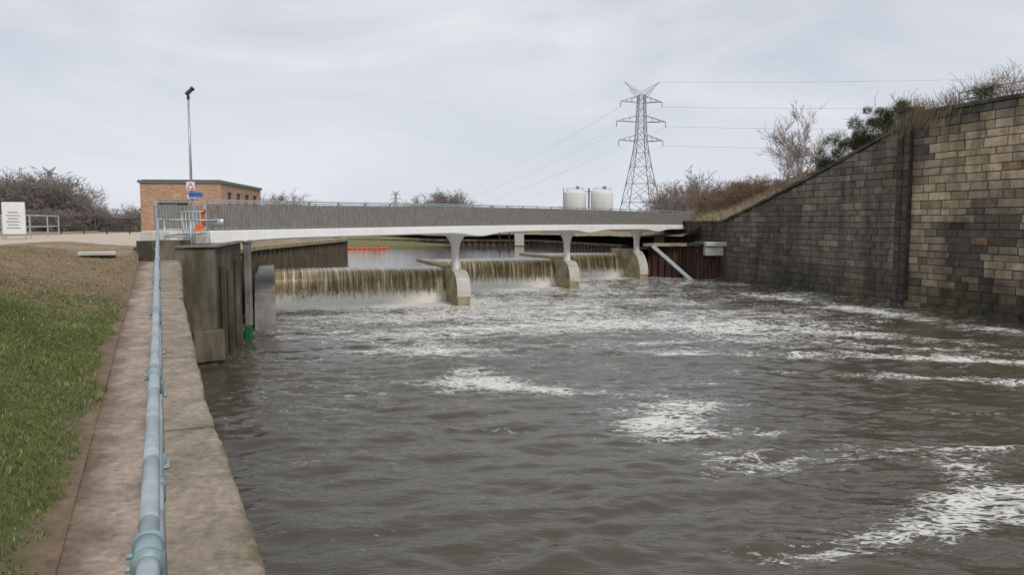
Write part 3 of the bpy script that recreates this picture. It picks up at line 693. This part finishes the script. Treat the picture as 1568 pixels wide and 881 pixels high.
# ------------------------------------------------------------ trees
def growtree(seed,H=6,spread=.6,levels=5,stems=1,r0=.12,rmin=.012,kids=(3,4),upb=.25,wig=.18,first=.3,stemsp=.55,ff=.38):
    rd=random.Random(seed); V=[];F=[]
    def seg(p,q_,r1,r2):
        d=(q_-p).normalized(); a=d.orthogonal().normalized(); b=d.cross(a); o=len(V); n=3
        for P_,R_ in((p,r1),(q_,r2)):
            for i in range(n):
                t=2.0944*i; V.append(P_+a*(R_*math.cos(t))+b*(R_*math.sin(t)))
        for i in range(n): F.append((o+i,o+(i+1)%n,o+n+(i+1)%n,o+n+i))
    def grow(p,d,ln,r_,lev):
        ns=3 if lev>1 else 2; q_=p; rr=r_
        pts=[(p,r_)]
        for i in range(ns):
            d=(d+Vector((rd.gauss(0,wig),rd.gauss(0,wig),rd.gauss(0,wig)+upb*.25))).normalized()
            nq=q_+d*(ln/ns); nr=max(rmin,rr*.83); seg(q_,nq,rr,nr); q_=nq; rr=nr; pts.append((q_,rr))
        if lev<=0: return
        nk=rd.randint(*kids)+(1 if lev>2 else 0)
        for i in range(nk):
            f=first+(1-first)*(i+rd.random()*.6)/nk; idx=min(len(pts)-1,max(1,int(round(f*ns)))); bp_,br_=pts[idx]
            ax=Vector((rd.gauss(0,1),rd.gauss(0,1),rd.gauss(0,.5))).normalized()
            nd=(d+ax*spread*rd.uniform(.8,1.5)+Vector((0,0,upb*.4))).normalized()
            grow(bp_,nd,ln*rd.uniform(.55,.80),max(rmin,br_*.62),lev-1)
    for s_ in range(stems):
        base=Vector((rd.uniform(-.25,.25)*(stems>1),rd.uniform(-.25,.25)*(stems>1),-.1))
        d=Vector((rd.gauss(0,.05 if stems==1 else stemsp),rd.gauss(0,.05 if stems==1 else stemsp),1)).normalized()
        grow(base,d,H*(ff if stems==1 else .33),r0,levels)
    V=np.array([tuple(v) for v in V]); V*=H/V[:,2].max()
    return V,np.array(F)
TB={}
def reg(key,vf): TB[key]=vf
for i,s in enumerate((1,2,3,11)): reg(('r',i),growtree(s,8,.8,4,3,.13,.016,(3,4),.2))
for i,s in enumerate((4,5,6,12)): reg(('b',i),growtree(s,3,.85,4,6,.04,.008,(2,4),.12,.22))
reg(('w',0),growtree(9,5.5,.62,5,1,.075,.008,(3,4),.30,.14,.15,ff=.42)); reg(('w',1),growtree(19,5.5,.62,5,1,.06,.007,(3,4),.30,.14,.15,ff=.42))
for i,s in enumerate((31,32,33)): reg(('t',i),growtree(s,3,.7,3,5,.03,.007,(2,3),.3,.2,stemsp=.35))
cache={}
def getmesh(key,mat):
    k=(key,mat.name)
    if k not in cache:
        V,F=TB[key]; cache[k]=npmeshdata('branches',V,F,mat,smooth=False)
    return cache[k]
def pick(t): return random.choice([k for k in TB if k[0]==t])
def scatter(name,items,mat):
    g_=group(name)
    for i,(t,x,y,z,s,sz) in enumerate(items):
        o=bpy.data.objects.new('tree_%d'%(i+1),getmesh(pick(t) if isinstance(t,str) else t,mat)); link(o)
        o.location=(x,y,z); o.scale=(s,s,sz); o.rotation_euler=(0,0,random.uniform(0,6.28)); o.parent=g_
    return g_
def single(name,key,x,y,z,s,sz,mat,rot=None):
    o=bpy.data.objects.new(name,getmesh(key,mat)); link(o); o.location=(x,y,z); o.scale=(s,s,sz); o.rotation_euler=(0,0,random.uniform(0,6.28) if rot is None else rot); return o
def hz_(x,y): return float(hill(np.array([float(x)]),np.array([float(y)]))[0])
def at(px,d): return ((px-784)/1200*d)
it=[]
for i in range(36):
    px=random.uniform(-60,180); d=random.uniform(78,100); topy=258+max(0,(px-115))*1.0+random.uniform(-4,16)
    hgt=(338-topy)/1200*d+.8; it.append(('r',at(px,d),d,-.8,hgt/8*1.2,hgt/8))
for i in range(22):
    px=random.uniform(-60,225); d=random.uniform(72,90); it.append(('b',at(px,d),d,-.8,1.1,random.uniform(.6,.95)))
scatter('distant_trees',it,M_bark)
it=[]
for px,topy,d in [(438,286,120),(425,294,118),(455,296,122),(655,298,150),(672,288,150),(690,284,150),(705,289,152),(600,306,170),(575,308,170),(625,306,170),(720,306,160),(740,314,160),(550,314,170),(640,302,155),(682,290,154),(664,296,148)]:
    hgt=(338-topy)/1200*d+.7; it.append(('r',at(px,d),d,-.6,hgt/8*1.15,hgt/8))
for i in range(40):
    px=random.uniform(370,1060); d=random.uniform(110,190); hgt=(338-random.uniform(314,327))/1200*d+.6; it.append(('b',at(px,d),d,-.6,hgt/3*1.6,hgt/3))
scatter('distant_trees',it,M_bark)
it=[]
for px,topy,d in [(1030,266,85),(1050,260,82),(1068,254,80),(1015,279,90),(1085,272,80),(1040,278,78),(1060,281,75),(1000,294,95),(1105,278,84),(1130,280,84),(1150,278,80)]:
    hgt=(338-topy)/1200*d+.5; it.append(('r',at(px,d),d,-.6,hgt/8,hgt/8))
scatter('distant_trees',it,M_bark)
it=[]
for i in range(34):
    px=random.uniform(1075,1190); d=random.uniform(60,74); x=at(px,d); it.append(('b',x,d,hz_(x,d),random.uniform(.6,.95),random.uniform(.4,.7)))
for i in range(12):
    px=random.uniform(1190,1270); d=random.uniform(48,60); x=at(px,d); it.append(('b',x,d,hz_(x,d),.5,random.uniform(.3,.5)))
scatter('bramble_thicket',it,M_bark2)
x=at(1216,55); z=hz_(x,55); hgt=(338-154)/1200*55-z
single('birch_tree',('w',0),x,55,z,hgt/5.5*.9,hgt/5.5,M_birch)
x=at(1190,58); z=hz_(x,58); hgt=(338-205)/1200*58-z
single('birch_tree',('w',1),x,58,z,hgt/5.5,hgt/5.5,M_birch)
for px,d,ty in [(1400,37.5,138),(1428,36.5,128),(1375,39,145),(1345,41,140),(1520,34,96),(1490,36,110),(1550,33.5,108),(1575,33,98),(1535,36,110),(1320,44,165),(1450,38,135),(1505,37,112)]:
    x=max(at(px,d),wallx(d)+.8); z=hz_(x,d); hgt=(338-ty)/1200*d-z; single('bare_shrub',pick('t'),x,d,z,hgt/3*.9,hgt/3,M_bark2 if px<1450 else M_birch)

def gorse(items):
    for (x,y,z,r_,h_) in items:
        Vs=[];Cs=[]
        n=int(3800*r_*h_)
        cl=[(random.gauss(0,.5)*r_,random.gauss(0,.5)*r_,random.uniform(.15,.9)*h_,random.uniform(.16,.34)*min(r_,h_)) for _ in range(18)]
        for i in range(n):
            c=random.choice(cl); v_=Vector((random.gauss(0,1),random.gauss(0,1),random.gauss(0,1))).normalized()
            R_=c[3]*random.uniform(.4,1.3); p=Vector((x+c[0],y+c[1],z+c[2]))+v_*R_
            d=(v_+Vector((random.gauss(0,.4),random.gauss(0,.4),.7+random.gauss(0,.3)))).normalized(); ln=random.uniform(.08,.20); w_=d.orthogonal().normalized()*random.uniform(.008,.02)
            Vs+= [tuple(p-w_),tuple(p+w_),tuple(p+d*ln)]
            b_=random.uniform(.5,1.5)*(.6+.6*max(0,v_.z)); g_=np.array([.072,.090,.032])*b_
            if random.random()<.14: g_=np.array([.22,.17,.09])
            Cs+=[g_,g_,g_*1.3]
        Vs=np.array(Vs); npmesh('gorse_bush',Vs,np.arange(len(Vs)).reshape(-1,3),M_gorse,np.array(Cs),smooth=False)
for px,d,r_,h_ in [(1275,46,1.0,1.2),(1300,44,1.1,1.5),(1330,42.5,1.1,1.5),(1352,41,.9,1.8),(1370,40,.7,1.6),(1262,47,.7,1.0),(1497,36,.8,1.3),(1318,43,.9,1.0)]:
    x=at(px,d); x=max(x,wallx(d)+.7); gorse([(x,d,hz_(x,d),r_,h_)])

# ------------------------------------------------------------ pylons, wires
def pylon(x,y,z,s,rot,r_=.07):
    g_=group('electricity_pylon',(x,y,z)); g_.rotation_euler=(0,0,rot); g_.scale=(s,s,s)
    mb=MB()
    lv=[(0,3.7),(4.2,3.0),(8,2.35),(11.4,1.75),(14.2,1.3),(16.8,1.0),(19.2,.88),(21.6,.78),(24.0,.70),(25.6,.6)]
    cs=[(1,1),(-1,1),(-1,-1),(1,-1)]
    for (z0,w0),(z1,w1) in zip(lv[:-1],lv[1:]):
        for i in range(4):
            a,b=cs[i],cs[(i+1)%4]
            mb.tube((a[0]*w0,a[1]*w0,z0),(a[0]*w1,a[1]*w1,z1),r_*1.3,n=4)
            mb.tube((a[0]*w0,a[1]*w0,z0),(b[0]*w1,b[1]*w1,z1),r_*.7,n=3); mb.tube((b[0]*w0,b[1]*w0,z0),(a[0]*w1,a[1]*w1,z1),r_*.7,n=3)
            mb.tube((a[0]*w1,a[1]*w1,z1),(b[0]*w1,b[1]*w1,z1),r_*.6,n=3)
    arms=[(16.5,4.6,1.0),(20.3,5.1,.84),(24.2,4.3,.7)]
    for za,la,w in arms:
        for sx in(-1,1):
            tip=(sx*la,0,za+.15)
            for sy in(-1,1):
                mb.tube((sx*w,sy*w,za),tip,r_*.9,n=3); mb.tube((sx*w*.9,sy*w*.9,za+1.3),tip,r_*.8,n=3)
            for f in(.35,.65):
                xx_=sx*(w+(la-w)*f); mb.tube((xx_,-w*(1-f),za+.05),(xx_,0,za+.15+1.2*(1-f)),r_*.5,n=3); mb.tube((xx_,w*(1-f),za+.05),(xx_,0,za+.15+1.2*(1-f)),r_*.5,n=3)
            mb.tube(tip,(sx*la,0,za-1.0),r_*1.1,n=5)
    for sx in(-1,1):
        t_=(sx*3.7,0,28.3)
        for sy in(-1,1): mb.tube((sx*.6,sy*.6,25.6),t_,r_*.8,n=3); mb.tube((sx*.6,sy*.6,24.6),(sx*2.6,0,27.0),r_*.5,n=3); mb.tube((-sx*.6,sy*.6,25.6),(sx*1.8,0,27.0),r_*.5,n=3)
        mb.tube((0,0,26.4),t_,r_*.6,n=3)
    mb.build('lattice',M_pylon,g_,recalc=False); return g_
PX,PY=at(979,160),160.
pylon(PX,PY,-.5,1,math.radians(8)); pylon(185,118,-.5,1,math.radians(20)); pylon(at(607,740),740,0,1.0,0,.16); pylon(at(82,560),560,0,1.35,0,.16)
wg=group('power_lines'); mb=MB()
def wire(a,b,sag,n=28,r_=.022):
    a=Vector(a);b=Vector(b); pts=[a+(b-a)*(i/n)-Vector((0,0,sag*4*(i/n)*(1-i/n))) for i in range(n+1)]
    for p,q_ in zip(pts[:-1],pts[1:]): mb.tube(p,q_,r_,n=3,caps=False)
for (xo,zo) in ((-4.6,15.1),(4.6,15.1),(-5.1,18.9),(5.1,18.9),(-4.3,22.8),(4.3,22.8),(3.7,27.8)):
    if xo>0: wire((PX+xo,PY,zo),(185+xo*.9,118+xo*.3,zo),2.2)
    wire((PX+xo,PY,zo),(at(607,740)+xo,740,zo),12,50,.012)
mb.build('conductors',M_wire,wg,recalc=False)

# ------------------------------------------------------------ silos
sg_=group('cement_silos'); mb=MB(); mt=MB()
d=200
for px in (880,921):
    x=at(px,d); Rr=2.85; zt=7.6
    prof=[(Rr*.25,-1.0),(Rr,2.0),(Rr,6.9),(Rr*.97,7.2),(Rr*.45,7.9),(.4,8.0)]
    vs=[];fs=[];n=24
    for rr,zz_ in prof:
        for i in range(n): vs.append((x+rr*math.cos(6.2832*i/n),d+rr*math.sin(6.2832*i/n),zz_))
    for k in range(len(prof)-1):
        for i in range(n): fs.append((k*n+i,k*n+(i+1)%n,(k+1)*n+(i+1)%n,(k+1)*n+i))
    fs.append(tuple(range(5*n,6*n))); mb.add(vs,fs)
    for i in range(14):
        a=6.2832*i/14; a2=6.2832*(i+1)/14; p=(x+Rr*.8*math.cos(a),d+Rr*.8*math.sin(a)); p2=(x+Rr*.8*math.cos(a2),d+Rr*.8*math.sin(a2))
        mt.tube((*p,7.3),(*p,8.2),.03,n=4); mt.tube((*p,8.2),(*p2,8.2),.03,n=4)
    for sx in(-1,1):
        for sy in(-1,1): mt.tube((x+sx*2,d+sy*2,-1),(x+sx*2,d+sy*2,3),.15,n=6)
    mt.box((x+.6,d,8.3),(.8,.8,.8))
    mt.tube((x,d,2.6),(x,d,2.66),Rr+.03,n=24)
mt.box((at(901,d),d,4.5),(.4,.5,7.5)); mt.tube((at(862,d),d-1,-1),(at(862,d),d-1,8.3),.1,n=6); mt.box((at(901,d),d,7.4),(3,1,.12))
mb.build('silo_bodies',M_silo,sg_,True); mt.build('gantry',M_pylon,sg_)

# ------------------------------------------------------------ brick building
def brickmat():
    m,nt,b=newmat('orange_brick')
    tc=nt.nodes.new('ShaderNodeTexCoord'); sp=nt.nodes.new('ShaderNodeSeparateXYZ'); L(nt,tc.outputs['Object'],sp.inputs[0])
    ad=N(nt,'ShaderNodeMath',_operation='ADD'); L(nt,sp.outputs['X'],ad.inputs[0]); L(nt,sp.outputs['Y'],ad.inputs[1])
    cb=nt.nodes.new('ShaderNodeCombineXYZ'); L(nt,ad.outputs[0],cb.inputs['X']); L(nt,sp.outputs['Z'],cb.inputs['Y'])
    bt=N(nt,'ShaderNodeTexBrick',Scale=1.0); bt.inputs['Brick Width'].default_value=.225; bt.inputs['Row Height'].default_value=.075; bt.inputs['Mortar Size'].default_value=.008
    bt.inputs['Color1'].default_value=(.50,.27,.15,1); bt.inputs['Color2'].default_value=(.30,.145,.085,1); bt.inputs['Mortar'].default_value=(.46,.40,.34,1)
    L(nt,cb.outputs[0],bt.inputs['Vector'])
    n=N(nt,'ShaderNodeTexNoise',Scale=1.2,Detail=5); L(nt,tc.outputs['Object'],n.inputs['Vector'])
    mr=N(nt,'ShaderNodeMapRange'); mr.inputs['To Min'].default_value=.7; mr.inputs['To Max'].default_value=1.3; L(nt,n.outputs['Fac'],mr.inputs['Value'])
    vm=N(nt,'ShaderNodeVectorMath',_operation='SCALE'); L(nt,bt.outputs['Color'],vm.inputs[0]); L(nt,mr.outputs[0],vm.inputs['Scale']); L(nt,vm.outputs[0],b.inputs['Base Color']); b.inputs['Roughness'].default_value=.85
    return m
M_brick=brickmat()
M_trim=nmat('grey_cladding',[(.3,(.10,.11,.12)),(.7,(.15,.16,.17))],2,.5,.03)
M_door=nmat('grey_green_door',[(.3,(.10,.14,.14)),(.7,(.16,.20,.20))],2,.5,.05,stretch=(1,1,8))
M_glass=nmat('dark_glass',[(.3,(.015,.018,.02)),(.7,(.03,.035,.04))],2,.1,0,spec=.6)
bd=group('brick_building',(-20.3,55,-.85)); bd.rotation_euler=(0,0,math.radians(6))
Wb,Db,Hb=5.4,13.,3.45
mb=MB(); th=.3
def bx3(x0,x1,y0,y1,z0,z1): mb.box(((x0+x1)/2,(y0+y1)/2,(z0+z1)/2),(x1-x0,y1-y0,z1-z0))
bx3(-Wb,-4.15,0,th,0,Hb); bx3(-2.25,0,0,th,0,Hb); bx3(-4.15,-2.25,0,th,2.15,Hb)
bx3(-Wb,-Wb+th,th,Db,0,Hb); bx3(-Wb+th,-th,Db-th,Db,0,Hb)
bx3(-th,0,th,Db,0,1.7); bx3(-th,0,th,Db,2.9,Hb)
ye=th
for yw in(1.6,4.4,7.2,10.0): bx3(-th,0,ye,yw,1.7,2.9); ye=yw+1.5
bx3(-th,0,ye,Db,1.7,2.9)
mb.build('brick_walls',M_brick,bd)
mb=MB(); bx3(-Wb-.12,.12,-.12,Db+.12,Hb,Hb+.2); mb.build('roof_edge',M_trim,bd)
mb=MB(); bx3(-Wb+.1,-.1,.1,Db-.1,Hb+.2,Hb+.24); mb.build('flat_roof',M_dark,bd)
mb=MB(); bx3(-4.12,-3.0,.14,.2,0,2.15); mb.build('roller_door',M_door,bd)
mb=MB(); bx3(-2.98,-2.27,.14,.2,0,2.15)
for yw in(1.6,4.4,7.2,10.0): bx3(-.2,-.14,yw,yw+1.5,1.7,2.9)
mb.build('dark_openings',M_glass,bd)
mb=MB(); bx3(-4.25,-2.15,-.04,-.003,2.15,2.25); bx3(-4.23,-4.15,-.04,-.003,0,2.15); bx3(-2.25,-2.17,-.04,-.003,0,2.15); bx3(-3.02,-2.98,.1,.22,0,2.15)
for yw in(1.6,4.4,7.2,10.0):
    for k in range(4): bx3(-.13,-.08,yw,yw+1.5,1.75+.3*k,1.8+.3*k)
mb.build('door_frame',M_trim,bd)

# ------------------------------------------------------------ street lamp with signs
lm=group('street_lamp',(-13.0,32,-.85)); mb=MB()
mb.tube((0,0,0),(0,0,1.4),.085,.08,12); mb.tube((0,0,1.4),(0,0,5.75),.055,.045,12); mb.tube((0,0,0),(0,0,.03),.16,n=12); mb.tube((0,0,1.38),(0,0,1.44),.085,.055,n=12)
mb.build('column',M_galv,lm,True)
mb=MB(); mb.tube((0,0,5.72),(0,0,5.86),.06,n=10); mb.tube((0,0,5.86),(.03,0,6.0),.03,n=8)
a=Vector((-.05,-.06,5.90)); b=Vector((.13,.05,6.12)); mb.tube(a,b,.085,.075,12); mb.tube(b,b+(b-a)*.25,.09,n=12)
mb.build('lamp_head',M_dark,lm)
mb=MB(); mb.prism([(-.17,-.08,2.08),(.17,-.08,2.08),(.17,-.08,2.42),(-.17,-.08,2.42)],(0,.012,0)); mb.box((0,-.07,1.83),(.3,.012,.14)); mb.build('sign_plate',M_signw,lm)
mb=MB()
for p,q_ in(((-.13,2.13),(.13,2.13)),((.13,2.13),(0,2.37)),((0,2.37),(-.13,2.13))): mb.tube((p[0],-.088,p[1]),(q_[0],-.088,q_[1]),.014,n=6)
mb.build('warning_triangle',M_red,lm)
mb=MB(); mb.box((.2,-.09,1.9),(.55,.014,.17),((.97,.1,-.0),(-.1,.97,0),(0,0,1))); mb.build('blue_finger_sign',M_blue,lm)

ib=group('information_board'); mb=MB()
x0=at(24,33); mb.box((x0,33,.10),(.86,.06,1.35),((.95,.3,0),(-.3,.95,0),(0,0,1)),.02); mb.build('panel',M_signw,ib)
mb=MB()
for k in range(6): mb.box((x0,32.955,.35-.13*k),(.5 if k%2 else .38,.012,.02),((.95,.3,0),(-.3,.95,0),(0,0,1)))
mb.build('text_lines',M_trim,ib)
mb=MB()
for sx in(-.36,.36): mb.tube((x0+sx,33.08+sx*.3,-.85),(x0+sx,33.08+sx*.3,.6),.035,n=8)
mb.build('legs',M_galv,ib)
lr=group('path_railing'); mb=MB()
pp=[(at(-30,31),31),(at(5,33.5),33.5),(at(48,36),36),(at(75,39),39),(at(92,42),42)]
for x,y in pp: mb.tube((x,y,-.85),(x,y,.25),.035,n=8)
for zz_ in(.24,-.28):
    for p,q_ in zip(pp[:-1],pp[1:]): mb.tube((*p,zz_),(*q_,zz_),.03,n=8)
mb.build('rails',M_galv,lr)
fr=group('black_railing'); mb=MB()
xa,xb_=-29.5,-26.0
for zz_ in(.1,-.75): mb.tube((xa,56,zz_),(xb_,55.5,zz_),.03,n=6)
for i in range(26):
    f=i/25; mb.tube((xa+(xb_-xa)*f,56-.5*f,-.85),(xa+(xb_-xa)*f,56-.5*f,.1),.014,n=4)
mb.build('bars',M_dark,fr)
kr=group('knee_rail'); mb=MB()
for px in(95,130,165,200): x=at(px,47); mb.tube((x,47,-.85),(x,47,-.35),.04,n=6)
mb.tube((at(95,47),47,-.37),(at(200,47),47,-.37),.03,n=6); mb.build('bars',M_dark,kr)
fl=group('floodlight_column'); mb=MB(); x=at(220,75); mb.tube((x,75,-.8),(x,75,1.0),.05,n=6); mb.box((x,75,1.05),(.4,.2,.2)); mb.build('column',M_dark,fl)

fb=group('far_bank_fence'); mb=MB()
for i in range(60):
    x=-22+.9*i; mb.tube((x,83,-1.5),(x,83,-.55),.035,n=4)
for zz_ in(-.6,-1.0): mb.tube((-22,83,zz_),(32,83,zz_),.03,n=4)
mb.build('posts_and_rails',M_pylon,fb)
it=[]
for i in range(60):
    x=random.uniform(-30,30); y=random.uniform(81,90); it.append(('t',x,y,-1.5,random.uniform(.3,.6),random.uniform(.2,.4)))
scatter('reeds',it,M_bark2)
bo=group('buoy_line')
for i in range(9):
    mb=MB(); x=-14.2+.42*i; mb.tube((x,66+.1*i,ZU+.05),(x+.3,66+.1*i,ZU+.05),.12,n=10); mb.build('float',M_orange,bo,True)
kb=group('control_kiosk'); mb=MB(); x=at(795,75); mb.box((x,75,-1.75),(.9,.8,1.3),bev=.04); mb.box((x,75,-1.06),(1.05,.95,.08)); mb.build('cabinet',M_conc_l,kb)
mb=MB()
for px in(765,780): x=at(px,74); mb.tube((x,74,-2.5),(x,74,-.9),.07,n=6)
mb.box((at(772,74),74,-1.3),(1.0,.08,.1)); mb.build('posts',M_dark,kb)

# ------------------------------------------------------------ world, sun
w=bpy.data.worlds.new('World'); scene.world=w; w.use_nodes=True; nt=w.node_tree; bg=nt.nodes['Background']
sk=nt.nodes.new('ShaderNodeTexSky'); sk.sky_type='NISHITA'; sk.sun_disc=False; sk.sun_elevation=math.radians(40); sk.sun_rotation=math.radians(150); sk.dust_density=2
tc=nt.nodes.new('ShaderNodeTexCoord')
mp=nt.nodes.new('ShaderNodeMapping'); mp.inputs['Scale'].default_value=(1,1,3.0); mp.inputs['Rotation'].default_value=(0,math.radians(8),0); L(nt,tc.outputs['Generated'],mp.inputs['Vector'])
n=N(nt,'ShaderNodeTexNoise',Scale=2.6,Detail=8,Roughness=.55,Distortion=.5); L(nt,mp.outputs[0],n.inputs['Vector'])
cr=ramp(nt,[(.30,(5.6,6.0,6.8)),(.48,(6.8,7.1,7.7)),(.66,(8.3,8.4,8.7))]); L(nt,n.outputs['Fac'],cr.inputs['Fac'])
sp=nt.nodes.new('ShaderNodeSeparateXYZ'); L(nt,tc.outputs['Generated'],sp.inputs[0])
hz=N(nt,'ShaderNodeMapRange'); hz.inputs['From Min'].default_value=0; hz.inputs['From Max'].default_value=.26; hz.inputs['To Min'].default_value=.7; hz.inputs['To Max'].default_value=0; L(nt,sp.outputs['Z'],hz.inputs['Value'])
mh=nt.nodes.new('ShaderNodeMix'); mh.data_type='RGBA'; L(nt,hz.outputs[0],mh.inputs['Factor']); L(nt,cr.outputs['Color'],mh.inputs['A']); mh.inputs['B'].default_value=(7.7,8.1,8.9,1)
mx=nt.nodes.new('ShaderNodeMix'); mx.data_type='RGBA'; mx.inputs['Factor'].default_value=.94; L(nt,sk.outputs['Color'],mx.inputs['A']); L(nt,mh.outputs['Result'],mx.inputs['B'])
L(nt,mx.outputs['Result'],bg.inputs['Color']); bg.inputs['Strength'].default_value=.1
sl=bpy.data.lights.new('sun','SUN'); sl.energy=1.5; sl.angle=math.radians(12); sl.color=(1,.95,.88); so=bpy.data.objects.new('sun',sl); link(so)
el,az=math.radians(40),math.radians(150)
dv=Vector((math.sin(az)*math.cos(el),math.cos(az)*math.cos(el),math.sin(el)))
so.rotation_euler=dv.to_track_quat('Z','Y').to_euler()

cd=bpy.data.cameras.new('camera'); cd.sensor_width=36; cd.lens=27.55; cd.clip_end=6000; cd.clip_start=.05
co=bpy.data.objects.new('camera',cd); link(co); co.location=(0,0,0); co.rotation_euler=(math.radians(90-4.88),0,0)
scene.camera=co
